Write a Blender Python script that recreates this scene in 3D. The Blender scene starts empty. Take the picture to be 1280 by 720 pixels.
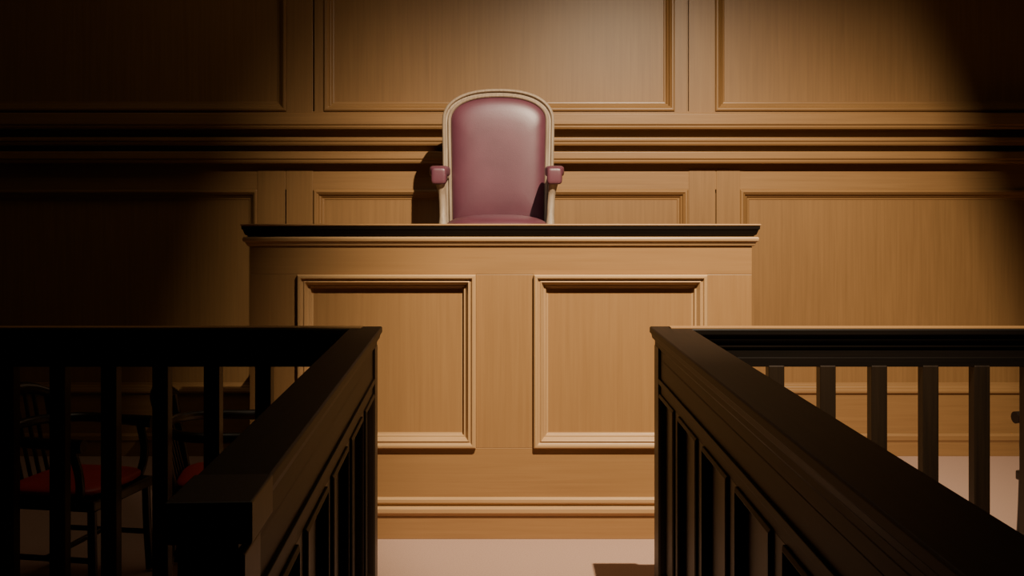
import bpy, bmesh, math
from mathutils import Vector, Matrix
D=bpy.data; C=bpy.context
WALL=6.77; BEN=5.0; F=1315.0
# ------------------------------------------------------------ materials
def wood(name,c1,c2,axis,rough=0.42,spec=0.5,scale=1.0,bump=0.04):
    m=D.materials.new(name); m.use_nodes=True; nt=m.node_tree; b=nt.nodes['Principled BSDF']
    tc=nt.nodes.new('ShaderNodeTexCoord'); mp=nt.nodes.new('ShaderNodeMapping')
    s=[38*scale]*3; s['xyz'.index(axis)]=1.1*scale
    mp.inputs['Scale'].default_value=s
    nt.links.new(tc.outputs['Object'],mp.inputs['Vector'])
    n=nt.nodes.new('ShaderNodeTexNoise'); n.inputs['Scale'].default_value=1.6; n.inputs['Detail'].default_value=7; n.inputs['Roughness'].default_value=0.62
    n.inputs['Distortion'].default_value=0.35
    nt.links.new(mp.outputs[0],n.inputs['Vector'])
    n2=nt.nodes.new('ShaderNodeTexNoise'); n2.inputs['Scale'].default_value=1.3; n2.inputs['Detail'].default_value=3
    nt.links.new(tc.outputs['Object'],n2.inputs['Vector'])
    mx=nt.nodes.new('ShaderNodeMath'); mx.operation='MULTIPLY_ADD'; mx.inputs[1].default_value=0.35
    nt.links.new(n2.outputs['Fac'],mx.inputs[0]); nt.links.new(n.outputs['Fac'],mx.inputs[2])
    r=nt.nodes.new('ShaderNodeValToRGB'); r.color_ramp.elements[0].position=0.42; r.color_ramp.elements[1].position=0.92
    r.color_ramp.elements[0].color=(*c1,1); r.color_ramp.elements[1].color=(*c2,1)
    nt.links.new(mx.outputs[0],r.inputs[0]); nt.links.new(r.outputs[0],b.inputs['Base Color'])
    b.inputs['Roughness'].default_value=rough; b.inputs['Specular IOR Level'].default_value=spec
    bp=nt.nodes.new('ShaderNodeBump'); bp.inputs['Strength'].default_value=bump; bp.inputs['Distance'].default_value=0.01
    nt.links.new(n.outputs['Fac'],bp.inputs['Height']); nt.links.new(bp.outputs[0],b.inputs['Normal'])
    return m
OAK1=(0.270,0.140,0.052); OAK2=(0.330,0.178,0.068)
oakv=wood('oak_vertical',OAK1,OAK2,'z'); oakh=wood('oak_horizontal',OAK1,OAK2,'x')
molv=wood('oak_highlight_vertical',(.38,.22,.098),(.46,.28,.13),'z',.33); molh=wood('oak_highlight_horizontal',(.38,.22,.098),(.46,.28,.13),'x',.33)  # lighter, glossier oak: highlights on the bench mouldings put into the colour
wallv=wood('wall_oak_vertical',(0.205,0.106,0.037),(0.270,0.143,0.052),'z',.4); wallh=wood('wall_oak_horizontal',(0.225,0.116,0.041),(0.29,0.155,0.057),'x',.4)
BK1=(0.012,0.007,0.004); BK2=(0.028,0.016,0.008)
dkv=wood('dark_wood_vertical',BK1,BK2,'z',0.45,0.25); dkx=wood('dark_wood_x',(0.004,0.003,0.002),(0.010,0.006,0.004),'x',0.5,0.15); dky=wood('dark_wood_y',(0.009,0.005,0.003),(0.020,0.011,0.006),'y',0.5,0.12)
frm=wood('limed_wood',(0.19,0.13,0.085),(0.38,0.29,0.20),'z',0.5,0.4,2.0,0.2)
blk=wood('ebonised_wood',(0.006,0.004,0.003),(0.016,0.010,0.007),'z',0.35,0.5)
def plain(name,c,rough,metal=0):
    m=D.materials.new(name); m.use_nodes=True; b=m.node_tree.nodes['Principled BSDF']
    b.inputs['Base Color'].default_value=(*c,1); b.inputs['Roughness'].default_value=rough; b.inputs['Metallic'].default_value=metal; return m
blkm=plain('black_metal',(0.01,0.01,0.01),.6)
plast=plain('ceiling_plaster',(0.25,0.22,0.18),.9)
def leather(name,c1,c2,rough):
    m=D.materials.new(name); m.use_nodes=True; nt=m.node_tree; b=nt.nodes['Principled BSDF']
    tc=nt.nodes.new('ShaderNodeTexCoord')
    n=nt.nodes.new('ShaderNodeTexNoise'); n.inputs['Scale'].default_value=5; n.inputs['Detail'].default_value=4
    nt.links.new(tc.outputs['Object'],n.inputs['Vector'])
    r=nt.nodes.new('ShaderNodeValToRGB'); r.color_ramp.elements[0].position=.3; r.color_ramp.elements[1].position=.75
    r.color_ramp.elements[0].color=(*c1,1); r.color_ramp.elements[1].color=(*c2,1)
    nt.links.new(n.outputs['Fac'],r.inputs[0]); nt.links.new(r.outputs[0],b.inputs['Base Color'])
    v=nt.nodes.new('ShaderNodeTexVoronoi'); v.inputs['Scale'].default_value=260
    nt.links.new(tc.outputs['Object'],v.inputs['Vector'])
    bp=nt.nodes.new('ShaderNodeBump'); bp.inputs['Strength'].default_value=.12; bp.inputs['Distance'].default_value=.002
    nt.links.new(v.outputs['Distance'],bp.inputs['Height']); nt.links.new(bp.outputs[0],b.inputs['Normal'])
    b.inputs['Roughness'].default_value=rough
    return m
lea=leather('burgundy_leather',(0.085,0.025,0.038),(0.112,0.035,0.051),0.40)
redl=leather('red_leather',(0.30,0.018,0.020),(0.40,0.026,0.028),0.5)
carpet=D.materials.new('carpet'); carpet.use_nodes=True
nt=carpet.node_tree; b=nt.nodes['Principled BSDF']; b.inputs['Roughness'].default_value=.95; b.inputs['Specular IOR Level'].default_value=.1
tc=nt.nodes.new('ShaderNodeTexCoord'); n=nt.nodes.new('ShaderNodeTexNoise'); n.inputs['Scale'].default_value=180; n.inputs['Detail'].default_value=3
r=nt.nodes.new('ShaderNodeValToRGB'); r.color_ramp.elements[0].position=.3; r.color_ramp.elements[1].position=.7
r.color_ramp.elements[0].color=(0.36,0.23,0.175,1); r.color_ramp.elements[1].color=(0.44,0.29,0.22,1)
nt.links.new(tc.outputs['Object'],n.inputs['Vector']); nt.links.new(n.outputs['Fac'],r.inputs[0]); nt.links.new(r.outputs[0],b.inputs['Base Color'])
bp=nt.nodes.new('ShaderNodeBump'); bp.inputs['Strength'].default_value=.2; bp.inputs['Distance'].default_value=.004
nt.links.new(n.outputs['Fac'],bp.inputs['Height']); nt.links.new(bp.outputs[0],b.inputs['Normal'])

# ------------------------------------------------------------ mesh builder
class MB:
    def __init__(s,name,mats,parent=None,bevel=0.0,smooth=False):
        s.bm=bmesh.new(); s.name=name; s.mats=mats; s.parent=parent; s.bevel=bevel; s.smooth=smooth
        s.T=None
    def P(s,x,y,z):
        return s.T(x,y,z) if s.T else (x,y,z)
    def box(s,x0,x1,y0,y1,z0,z1,mi=0):
        v=[s.bm.verts.new(s.P(x,y,z)) for x in (x0,x1) for y in (y0,y1) for z in (z0,z1)]
        for f in ((0,1,3,2),(4,6,7,5),(0,4,5,1),(2,3,7,6),(0,2,6,4),(1,5,7,3)):
            fc=s.bm.faces.new([v[i] for i in f]); fc.material_index=mi
    def ring(s,x0,x1,z0,z1,prof,y,mi=0,fill=True,fmi=0,ax='x',sgn=-1,hm=None):
        if hm is None: hm=getattr(s,'hm',mi)
        rings=[]
        for o,h in prof:
            yy=y+sgn*h
            pts=[(x0+o,z0+o),(x1-o,z0+o),(x1-o,z1-o),(x0+o,z1-o)]
            if ax=='x': rings.append([s.bm.verts.new(s.P(a,yy,c)) for a,c in pts])
            else: rings.append([s.bm.verts.new(s.P(yy,a,c)) for a,c in pts])
        for a,b in zip(rings,rings[1:]):
            for i in range(4):
                j=(i+1)%4
                f=s.bm.faces.new((a[i],a[j],b[j],b[i])); f.material_index=mi if i%2 else hm
        if fill:
            f=s.bm.faces.new(rings[-1]); f.material_index=fmi
    def extr(s,prof,x0,x1,mi=0,ax='x'):
        def p(a,d,z): return s.P(a,d,z) if ax=='x' else s.P(d,a,z)
        A=[s.bm.verts.new(p(x0,d,z)) for d,z in prof]; B=[s.bm.verts.new(p(x1,d,z)) for d,z in prof]
        n=len(prof)
        for i in range(n):
            j=(i+1)%n
            f=s.bm.faces.new((A[i],A[j],B[j],B[i])); f.material_index=mi
        for L in (A,B):
            f=s.bm.faces.new(L); f.material_index=mi
    def done(s):
        bmesh.ops.recalc_face_normals(s.bm,faces=s.bm.faces)
        me=D.meshes.new(s.name); s.bm.to_mesh(me); s.bm.free()
        for m in s.mats: me.materials.append(m)
        o=D.objects.new(s.name,me); C.collection.objects.link(o)
        if s.smooth:
            for p in me.polygons: p.use_smooth=True
        if s.bevel:
            bv=o.modifiers.new('bevel','BEVEL'); bv.width=s.bevel; bv.segments=2; bv.limit_method='ANGLE'; bv.angle_limit=math.radians(40)
        if s.parent: o.parent=s.parent
        return o
def empty(name,loc=(0,0,0),rz=0):
    e=D.objects.new(name,None); C.collection.objects.link(e); e.location=loc; e.rotation_euler=(0,0,rz); e.empty_display_size=.1
    return e

wx=lambda p:(p-649)*WALL/F
wz=lambda p:1.5+(278-p)*WALL/F
bx=lambda p:(p-649)*BEN/F
bz=lambda p:1.5+(278-p)*BEN/F

# ------------------------------------------------------------ floor + wall
CE=5.0
fl=MB('floor',[carpet]); fl.box(-5.5,5.5,-2,7.0,-0.1,0); fl.done()
ce=MB('ceiling',[plast]); ce.box(-5.5,5.5,-2,7.0,CE,CE+.1); ce.done()
W=MB('wall_back',[wallv,wallh],bevel=0.002)
Y=WALL; R=0.035; XL=-5.5; XR=5.5; ZT=CE
W.box(XL,XR,Y+R,Y+0.2,0,ZT,0)
def stile(a,b,z0,z1): W.box(wx(a),wx(b),Y,Y+R+0.001,z0,z1,0)
def hrail(a,b,z0,z1): W.box(a,b,Y+0.0005,Y+R+0.001,z0,z1,1)
W.hm=1
MP=[(0,0),(0,0.010),(0.008,0.016),(0.018,0.016),(0.024,0.008),(0.030,0.004),(0.036,-0.012),(0.044,-0.016),(0.052,-R+0.006),(0.062,-R+0.004),(0.066,-R)]
def wpanel(x0,x1,z0,z1): W.ring(x0,x1,z0,z1,MP,Y,0,False)
uz1=4.4
uz_open=wz(139)
for a,b in ((358,391),(393,405),(843,859),(861,894)): stile(a,b,wz(147),ZT)
hrail(XL,XR,wz(147)-.02,uz_open); hrail(XL,XR,uz1,ZT)
wpanel(wx(405),wx(843),uz_open,uz1)
wpanel(wx(358)-2.25,wx(358),uz_open,uz1); wpanel(wx(894),wx(894)+2.25,uz_open,uz1)
W.box(XL,wx(358)-2.25,Y,Y+R,wz(147),ZT); W.box(wx(894)+2.25,XR,Y,Y+R,wz(147),ZT)
lz1=wz(237); lz0=wz(492)
hrail(XL,XR,lz1,wz(147)); hrail(XL,XR,0,lz0)
for a,b in ((322,356),(358,392),(860,894),(896,925)): stile(a,b,lz0,lz1)
for a,b in ((322,356.6),(358,391),(861,894),(895.4,925)):
    W.box(wx(a),wx(b),Y-0.004,Y+.002,lz0,wz(211),0)
wpanel(wx(392),wx(860),lz0,lz1)
wpanel(wx(322)-2.25,wx(322),lz0,lz1); wpanel(wx(925),wx(925)+2.25,lz0,lz1)
W.box(XL,wx(322)-2.25,Y,Y+R,lz0,lz1); W.box(wx(925)+2.25,XR,Y,Y+R,lz0,lz1)
W.done()
def course(name,zt,zb,dep):
    t=MB(name,[wallh],bevel=0.0015)
    pr=[(Y+0.001,zt),(Y-dep,zt),(Y-dep-.006,zt-.005),(Y-dep-.006,zb+.030),(Y-dep+.004,zb+.020),(Y-dep+.004,zb+.012),(Y-dep+.012,zb),(Y+0.001,zb)]
    t.extr(pr,XL,XR); return t.done()
course('trim_1',wz(143.5),wz(163),0.115)
course('trim_2',wz(173),wz(183),0.095)
course('trim_3',wz(190.5),wz(205),0.095)
bb=MB('baseboard_back',[wallh],bevel=.002)
bb.extr([(Y+.001,wz(541)),(Y-.018,wz(541)),(Y-.03,wz(544)),(Y-.03,wz(549)),(Y-.022,wz(552)),(Y-.022,0),(Y+.001,0)],XL,XR); bb.done()

# ------------------------------------------------------------ judge's bench
J=empty('judge_bench',((bx(312)+bx(940))/2,BEN,0))
ox,oy=J.location.x,J.location.y
def jb(name,mats,bevel=.002):
    m=MB(name,mats,J,bevel); m.T=lambda x,y,z:(x-ox,y-oy,z); m.hm=1; return m
x0,x1=bx(312),bx(940)
m=jb('body',[oakv,oakh,molv,molh])
R2=.03
m.box(x0,x1,BEN+R2,BEN+.55,0,bz(293)-.0,0)
pz1,pz0=bz(343),bz(560)
PA=(bx(372),bx(595)); PB=(bx(667),bx(884))
m.box(x0,x1,BEN,BEN+R2,pz1,bz(300),1); m.box(x0,x1,BEN,BEN+R2,0,pz0,1)
for a,b in ((x0,PA[0]),(PA[1],PB[0]),(PB[1],x1)): m.box(a,b,BEN+.0004,BEN+R2,pz0,pz1,0)
BP=[(0,0),(0,0.018),(0.006,0.026),(0.018,0.026),(0.022,0.014),(0.028,0.011),(0.036,0.018),(0.042,0.006),(0.050,-0.010),(0.058,-.010),(0.062,-R2+.002),(0.07,-R2)]
for a,b in (PA,PB): m.ring(a,b,pz0,pz1,BP,BEN,2,False,hm=3)
for a,b in ((x0,x0+.03),(x1-.03,x1)): m.box(a,b,BEN+.55,WALL-.135,0,1.16,0)
m.done()
top=bz(280)
def loopx(m,prof):
    rr=[]
    for o,z in prof:
        rr.append([m.bm.verts.new(m.P(*p)) for p in ((x0-o,BEN+.6,z),(x0-o,BEN-o,z),(x1+o,BEN-o,z),(x1+o,BEN+.6,z))])
    for a,b in zip(rr,rr[1:]):
        for i in range(3): m.bm.faces.new((a[i],a[i+1],b[i+1],b[i]))
    return rr
a=.034
m=jb('desk_top',[oakh],.001)
rr=loopx(m,[(a,top),(a+.002,top-.003),(a+.002,top-.007),(a-.002,top-.009)])
m.bm.faces.new(rr[0]); m.done()
m=jb('desk_edge_shade',[dkx],.001)  # dark band paints in the shadow beneath the desk cap
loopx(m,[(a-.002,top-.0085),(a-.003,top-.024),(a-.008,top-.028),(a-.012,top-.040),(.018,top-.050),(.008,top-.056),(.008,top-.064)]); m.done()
m=jb('desk_moulding',[molh],.001)
loopx(m,[(.008,top-.060),(.024,top-.062),(.028,top-.068),(.026,top-.080),(.016,top-.088),(.012,top-.098),(.008,top-.104),(-.002,top-.106)]); m.done()
m=jb('plinth',[oakh])
loopx(m,[(.018,bz(643)),(.018,0),(-.002,0)]); m.done()
m=jb('plinth_moulding',[molh],.001)
loopx(m,[(-.002,bz(621)),(.010,bz(621)),(.024,bz(623)),(.024,bz(627)),(.010,bz(630)),(.012,bz(632)),(.036,bz(634)),(.036,bz(639)),(.018,bz(643.5))])
m.done()
pl=MB('raised_platform',[carpet]); pl.box(x0+.035,x1-.035,BEN+.6,WALL-.13,0,1.07); pl.done()

# ------------------------------------------------------------ railings
def cap_prof(w):
    i=.027
    L=[(0.004,1.10),(0,1.096),(0,1.078),(.006,1.072),(.010,1.056),(.020,1.046),(.020,1.030),(i,1.020),(i,.985)]
    Rr=[(w-d,z) for d,z in reversed(L)]
    return L+Rr
def railing(name,org,sd,td,length,side,bal_first,w):
    E=empty(name,(org[0],org[1],0))
    def T(t,s_,z):
        return (td[0]*t+sd[0]*s_, td[1]*t+sd[1]*s_, z)
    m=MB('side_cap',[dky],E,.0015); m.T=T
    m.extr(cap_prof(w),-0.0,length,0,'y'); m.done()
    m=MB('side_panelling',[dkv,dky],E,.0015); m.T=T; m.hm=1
    i=.027; r=.016
    m.box(i+r,w-i-r,0.0+.02,length-.02,0,.99,0)
    for fa,fb,sg in ((i,i+r,-1),(w-i-r,w-i,1)):
        m.box(fa,fb,.02,length-.02,.86,.99,1); m.box(fa,fb,.02,length-.02,0,.17,1)
        st=.10; s_=.02
        m.box(fa,fb,s_,s_+st,.17,.86,0); s_+=st
        pn=.36
        while s_+pn+st<length-.01:
            m.ring(s_,s_+pn,.17,.86,[(0,0),(0,.006),(.010,.010),(.018,.004),(.026,-.008),(.030,-r)],fa if sg<0 else fb,0,False,ax='y',sgn=sg)
            m.box(fa,fb,s_+pn,s_+pn+st,.17,.86,0); s_+=pn+st
        if s_<length-.02: m.box(fa,fb,s_,length-.02,.17,.86,0)
        m.box(fa-(.012 if sg<0 else 0),fb+(.012 if sg>0 else 0),.02,length-.02,0,.11,1)
        m.box(fa-(.008 if sg<0 else 0),fb+(.008 if sg>0 else 0),.02,length-.02,.895,.915,1)
    m.done()
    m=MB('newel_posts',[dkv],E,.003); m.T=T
    m.box(.018,w-.018,-.0,.115,0,1.03)
    m.box(.012,w-.012,length-.13,length-.006,0,1.02)
    m.box(-.002,w+.002,length-.158,length+.012,1.040,1.101)
    m.done()
    sg=side
    xa=(.07 if sg>0 else -.07); xb=sg*3.6
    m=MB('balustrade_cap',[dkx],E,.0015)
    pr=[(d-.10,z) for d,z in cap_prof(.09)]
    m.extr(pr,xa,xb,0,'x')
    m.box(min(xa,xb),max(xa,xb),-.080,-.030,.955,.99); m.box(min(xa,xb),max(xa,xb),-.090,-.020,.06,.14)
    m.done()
    m=MB('cap_highlight',[oakh],E,.001)  # pale oak strip paints the highlight along the cap's top
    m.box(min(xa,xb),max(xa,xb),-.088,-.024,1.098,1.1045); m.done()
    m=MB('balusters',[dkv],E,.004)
    x=bal_first
    while abs(x)<3.95:
        lx=x-org[0]
        m.box(lx-.030,lx+.030,-.083,-.027,.13,.96)
        x+=sg*.194
    for k in (1.2,2.4,3.5):
        m.box(sg*k-.03,sg*k+.03,-.09,-.02,0,.07)
    m.done()
    return E
railing('courtroom_railing',(0.502,4.05),(0,-1),(1,0),3.3,1,1.165-.194*2,.148)
L=math.hypot(.0563,1); 
railing('courtroom_railing',(-.527,4.05),(.0563/L,-1/L),(-1/L,-.0563/L),2.54,-1,(335-649)/324.7+.0,.120)

# ------------------------------------------------------------ curves helper
def tube(name,pts,rad,mat,parent,sx=1.0,cyc=False,radii=None):
    cu=D.curves.new(name,'CURVE'); cu.dimensions='3D'; cu.bevel_depth=rad; cu.bevel_resolution=4; cu.resolution_u=10; cu.use_fill_caps=True
    sp=cu.splines.new('BEZIER'); sp.bezier_points.add(len(pts)-1)
    for i,p in enumerate(pts):
        bp=sp.bezier_points[i]; bp.co=p; bp.handle_left_type=bp.handle_right_type='AUTO'
        if radii: bp.radius=radii[i]
    sp.use_cyclic_u=cyc
    cu.materials.append(mat)
    tmp=D.objects.new(name+'_c',cu); C.collection.objects.link(tmp)
    C.view_layer.update()
    me=D.meshes.new_from_object(tmp.evaluated_get(C.evaluated_depsgraph_get()))
    D.objects.remove(tmp)
    for p in me.polygons: p.use_smooth=True
    if not me.materials: me.materials.append(mat)
    o=D.objects.new(name,me); C.collection.objects.link(o); o.parent=parent
    return o
def cushion(name,w,d,h,mat,parent,loc,pw=4.0,pr=3.2,pz=2.4,rx=0):
    bm=bmesh.new(); rings=[]
    M=64
    def se(a,e): c=math.cos(a); return math.copysign(abs(c)**(2/e),c)
    def sn(a,e): c=math.sin(a); return math.copysign(abs(c)**(2/e),c)
    levels=[i/16 for i in range(17)]
    for lv in levels:
        ph=-math.pi/2+math.pi*lv
        r=max(abs(math.cos(ph))**(2/pr),.002); z=sn(ph,pz)
        rings.append([bm.verts.new((w/2*r*se(2*math.pi*k/M,pw),d/2*r*sn(2*math.pi*k/M,pw),h/2*z)) for k in range(M)])
    for a,b in zip(rings,rings[1:]):
        for k in range(M): bm.faces.new((a[k],a[(k+1)%M],b[(k+1)%M],b[k]))
    bm.faces.new(rings[0]); bm.faces.new(rings[-1])
    bmesh.ops.recalc_face_normals(bm,faces=bm.faces)
    me=D.meshes.new(name); bm.to_mesh(me); bm.free(); me.materials.append(mat)
    for p in me.polygons: p.use_smooth=True
    o=D.objects.new(name,me); C.collection.objects.link(o); o.parent=parent; o.location=loc; o.rotation_euler=(rx,0,0)
    return o

# ------------------------------------------------------------ judge's armchair
G=empty('judge_armchair',(-.123,5.9,1.07))
def outline(hw,z0,zs,H,n=40,e=2.35,tap=.012):
    pts=[]
    for i in range(14):
        t=i/14; pts.append((-(hw-tap*(1-t)),z0+(zs-z0)*t))
    for i in range(n+1):
        a=math.pi-math.pi*i/n
        c=math.cos(a); s_=math.sin(a)
        pts.append((hw*math.copysign(abs(c)**(2/e),c),zs+H*abs(s_)**(2/e)))
    for i in range(14):
        t=1-(i+1)/14; pts.append((hw-tap*(1-t),z0+(zs-z0)*t))
    return pts
HW=.330; Z0=.36; ZS=1.02; H=.196
def backY(z): return .25+ (z-.42)*.06
fw=.054
bm=bmesh.new()
prof=[(0,.035),(0,-.010),(.004,-.018),(.012,-.022),(.017,-.018),(.020,-.004),(.032,-.004),(.035,-.018),(.042,-.023),(.049,-.018),(fw,-.006),(fw,.035)]
rings=[]
for o_,y_ in prof:
    O=outline(HW-o_,Z0,ZS,H-o_)
    rings.append([bm.verts.new((x,backY(z)+y_,z)) for x,z in O])
n=len(rings)
for q in range(n):
    a,b=rings[q],rings[(q+1)%n]
    for k in range(len(a)-1): bm.faces.new((a[k],a[k+1],b[k+1],b[k]))
bm.faces.new([r[0] for r in rings]); bm.faces.new([r[-1] for r in rings])
bmesh.ops.recalc_face_normals(bm,faces=bm.faces)
me=D.meshes.new('back_frame'); bm.to_mesh(me); bm.free(); me.materials.append(frm)
o=D.objects.new('back_frame',me); C.collection.objects.link(o); o.parent=G
bv=o.modifiers.new('b','BEVEL'); bv.width=.002; bv.segments=2; bv.limit_method='ANGLE'
for nm,sgn,bul in (('back_upholstery',-1,.045),('back_rear_panel',1,.012)):
    bm=bmesh.new(); O=outline(HW-fw+.004,Z0+.05,ZS,H-fw+.004); O=O+[(x,Z0+.05) for x in [ .2,.1,0,-.1,-.2]]
    cz=.80; rs=[]
    ts=[1,.985,.96,.92,.86,.76,.62,.45,.28,.12]
    for t in ts:
        h=bul*(1-t**7)**.6
        rs.append([bm.verts.new((x*t,backY(cz+(z-cz)*t)+(-.004 if sgn<0 else .03)+sgn*h,cz+(z-cz)*t)) for x,z in O])
    for a,b in zip(rs,rs[1:]):
        for k in range(len(a)): bm.faces.new((a[k],a[(k+1)%len(a)],b[(k+1)%len(a)],b[k]))
    bm.faces.new(rs[-1])
    bmesh.ops.recalc_face_normals(bm,faces=bm.faces)
    me=D.meshes.new(nm); bm.to_mesh(me); bm.free(); me.materials.append(lea)
    for p in me.polygons: p.use_smooth=True
    o=D.objects.new(nm,me); C.collection.objects.link(o); o.parent=G
cushion('seat_cushion',.57,.52,.145,lea,G,(0,-.015,.402),3.6,2.6,2.2)
m=MB('seat_rail',[frm],G,.006); m.box(-.31,.31,-.285,-.25,.27,.36); m.box(-.31,.31,.23,.27,.27,.36); m.box(-.31,-.27,-.25,.23,.27,.36); m.box(.27,.31,-.25,.23,.27,.36); m.done()
for s in (-1,1):
    tube('front_leg',[(s*.285,-.255,.30),(s*.295,-.265,.20),(s*.275,-.25,.08),(s*.285,-.262,0.012)],.022,frm,G,radii=[1.3,1.1,.75,.9])
    tube('rear_leg',[(s*.29,.25,.36),(s*.285,.27,.2),(s*.275,.32,0.012)],.024,frm,G,radii=[1.2,1,.75])
    tube('arm_rail',[(s*.310,.262,.70),(s*.315,.12,.690),(s*.318,-.02,.672),(s*.318,-.125,.655)],.024,frm,G)
    tube('arm_support',[(s*.312,-.125,.655),(s*.302,-.10,.58),(s*.296,-.11,.47),(s*.294,-.15,.34)],.024,frm,G,radii=[1.1,.85,.85,1.3])
    cushion('arm_pad',.104,.30,.062,lea,G,(s*.320,-.01,.716),5,5,3.5,.04)
    cushion('arm_scroll',.084,.06,.092,lea,G,(s*.316,-.146,.684),5,5,5)

# ------------------------------------------------------------ small wooden armchairs
def wchair(loc,rz):
    E=empty('wooden_armchair',loc,rz); E.scale=(.96,.96,.95)
    cushion('seat_pad',.46,.44,.06,redl,E,(0,0,.455),4)
    m=MB('seat_frame',[blk],E,.008); m.box(-.235,.235,-.225,.225,.385,.43); m.done()
    for s in (-1,1):
        tube('front_leg',[(s*.21,-.20,.40),(s*.215,-.205,.2),(s*.22,-.215,.012)],.019,blk,E)
        tube('rear_leg',[(s*.20,.20,.40),(s*.205,.225,.2),(s*.215,.26,.012)],.019,blk,E)
        tube('arm_post',[(s*.225,-.15,.40),(s*.25,-.17,.52),(s*.265,-.14,.66)],.018,blk,E)
        tube('stretcher',[(s*.213,-.20,.18),(s*.208,.225,.18)],.012,blk,E)
        tube('back_post',[(s*.19,.21,.40),(s*.205,.245,.60),(s*.20,.28,.80)],.019,blk,E)
    tube('arm_hoop',[(-.27,-.20,.665),(-.275,-.05,.67),(-.24,.18,.68),(0,.275,.69),(.24,.18,.68),(.275,-.05,.67),(.27,-.20,.665)],.022,blk,E,radii=[1.3,1.1,1,1,1,1.1,1.3])
    tube('crest_rail',[(-.225,.275,.79),(-.1,.30,.83),(0,.305,.84),(.1,.30,.83),(.225,.275,.79)],.026,blk,E,radii=[.8,1.1,1.2,1.1,.8])
    for x in (-.12,-.06,0,.06,.12): tube('spindle',[(x,.215,.42),(x,.26,.62),(x,.295,.81)],.009,blk,E)
    tube('cross_stretcher',[(-.21,0.01,.18),(.21,0.01,.18)],.012,blk,E)
wchair((-1.83,4.36,0),math.radians(80))
wchair((-1.22,4.46,0),math.radians(100))
wchair((2.44,4.46,0),math.radians(-80))

# ------------------------------------------------------------ lights
def spot(name,loc,tgt,e,size,blend,col,rad):
    l=D.lights.new(name,'SPOT'); l.energy=e; l.spot_size=math.radians(size); l.spot_blend=blend; l.color=col; l.shadow_soft_size=rad
    o=D.objects.new(name,l); C.collection.objects.link(o); o.location=loc
    o.rotation_euler=(Vector(tgt)-Vector(loc)).to_track_quat('-Z','Y').to_euler(); return o
KL=(1.05,2.3,4.42)
key=spot('key_spotlight',KL,(.50,6.0,1.05),2200,76,.9,(1,.83,.60),.024)
C.view_layer.update()
mw=key.matrix_world.copy(); inv=mw.inverted()
# added, unseen lantern case and leaves that shape the key light's edges
S=empty('light_blocker',KL)
S.rotation_euler=key.rotation_euler
def tx(p):
    q=inv@Vector(p); return q.x/-q.z
def ty(p):
    q=inv@Vector(p); return q.y/-q.z
tl=tx((-.88,5.0,.9)); tr=tx((2.84,6.77,2.1)); tt=ty((.5,6.77,2.58))
m=MB('blocker_housing',[blkm],S,.01)
m.box(-.13,.13,-.13,.13,.04,.40); m.box(-.15,-.13,-.15,.15,-.06,.06); m.box(.13,.15,-.15,.15,-.06,.06); m.box(-.15,.15,.13,.15,-.06,.06)
m.box(-.15,.15,-.15,-.13,-.0,.06)
m.done()
m=MB('blocker_leaves',[blkm],S)
def leaf(t,d,sg):
    a=[(sg*.15,-.35,-.05),(sg*.15,.35,-.05),(t*d,.45,-d),(t*d,-.45,-d)]
    o=[(x+sg*.006,y,z) for x,y,z in a]
    A=[m.bm.verts.new(p) for p in a]; B=[m.bm.verts.new(p) for p in o]
    m.bm.faces.new(A); m.bm.faces.new(B)
    for i in range(4): m.bm.faces.new((A[i],A[(i+1)%4],B[(i+1)%4],B[i]))
leaf(tl,.20,-1); leaf(tr,.50,1)
def topleaf(t,d):
    a=[(-.3,.15,-.05),(.3,.15,-.05),(.35,t*d,-d),(-.35,t*d,-d)]
    o=[(x,y+.006,z) for x,y,z in a]
    A=[m.bm.verts.new(p) for p in a]; B=[m.bm.verts.new(p) for p in o]
    m.bm.faces.new(A); m.bm.faces.new(B)
    for i in range(4): m.bm.faces.new((A[i],A[(i+1)%4],B[(i+1)%4],B[i]))
topleaf(tt,.15)
m.done()
hg=MB('blocker_hanger',[blkm],S)
hg.T=lambda x,y,z: tuple(inv@Vector((x,y,z)))
hg.box(KL[0]-.02,KL[0]+.02,KL[1]-.22,KL[1]-.18,KL[2]+.1,CE); hg.done()

spot('chair_fill',(-.2,3.6,4.2),(-.13,6.1,1.70),85,21,1,(.84,.88,1.0),.15)  # unseen cool lamp added to lift the chair back and frame
l=D.lights.new('ambient_fill','AREA'); l.energy=16; l.size=2.5; l.color=(1,.78,.52)  # added faint warm fill for ambience, not a real fitting
o=D.objects.new('ambient_fill',l); C.collection.objects.link(o); o.location=(-.3,4.4,4.95)
w=D.worlds.new('world'); C.scene.world=w; w.use_nodes=True
w.node_tree.nodes['Background'].inputs[0].default_value=(1,.75,.5,1); w.node_tree.nodes['Background'].inputs[1].default_value=.008

# ------------------------------------------------------------ camera
cam=D.cameras.new('camera'); co=D.objects.new('camera',cam); C.collection.objects.link(co); C.scene.camera=co
co.location=(0,0,1.5); co.rotation_euler=(math.pi/2,0,0)
cam.sensor_width=36; cam.lens=F/1280*36; cam.shift_x=-9/1280; cam.shift_y=-82/1280; cam.clip_start=.05
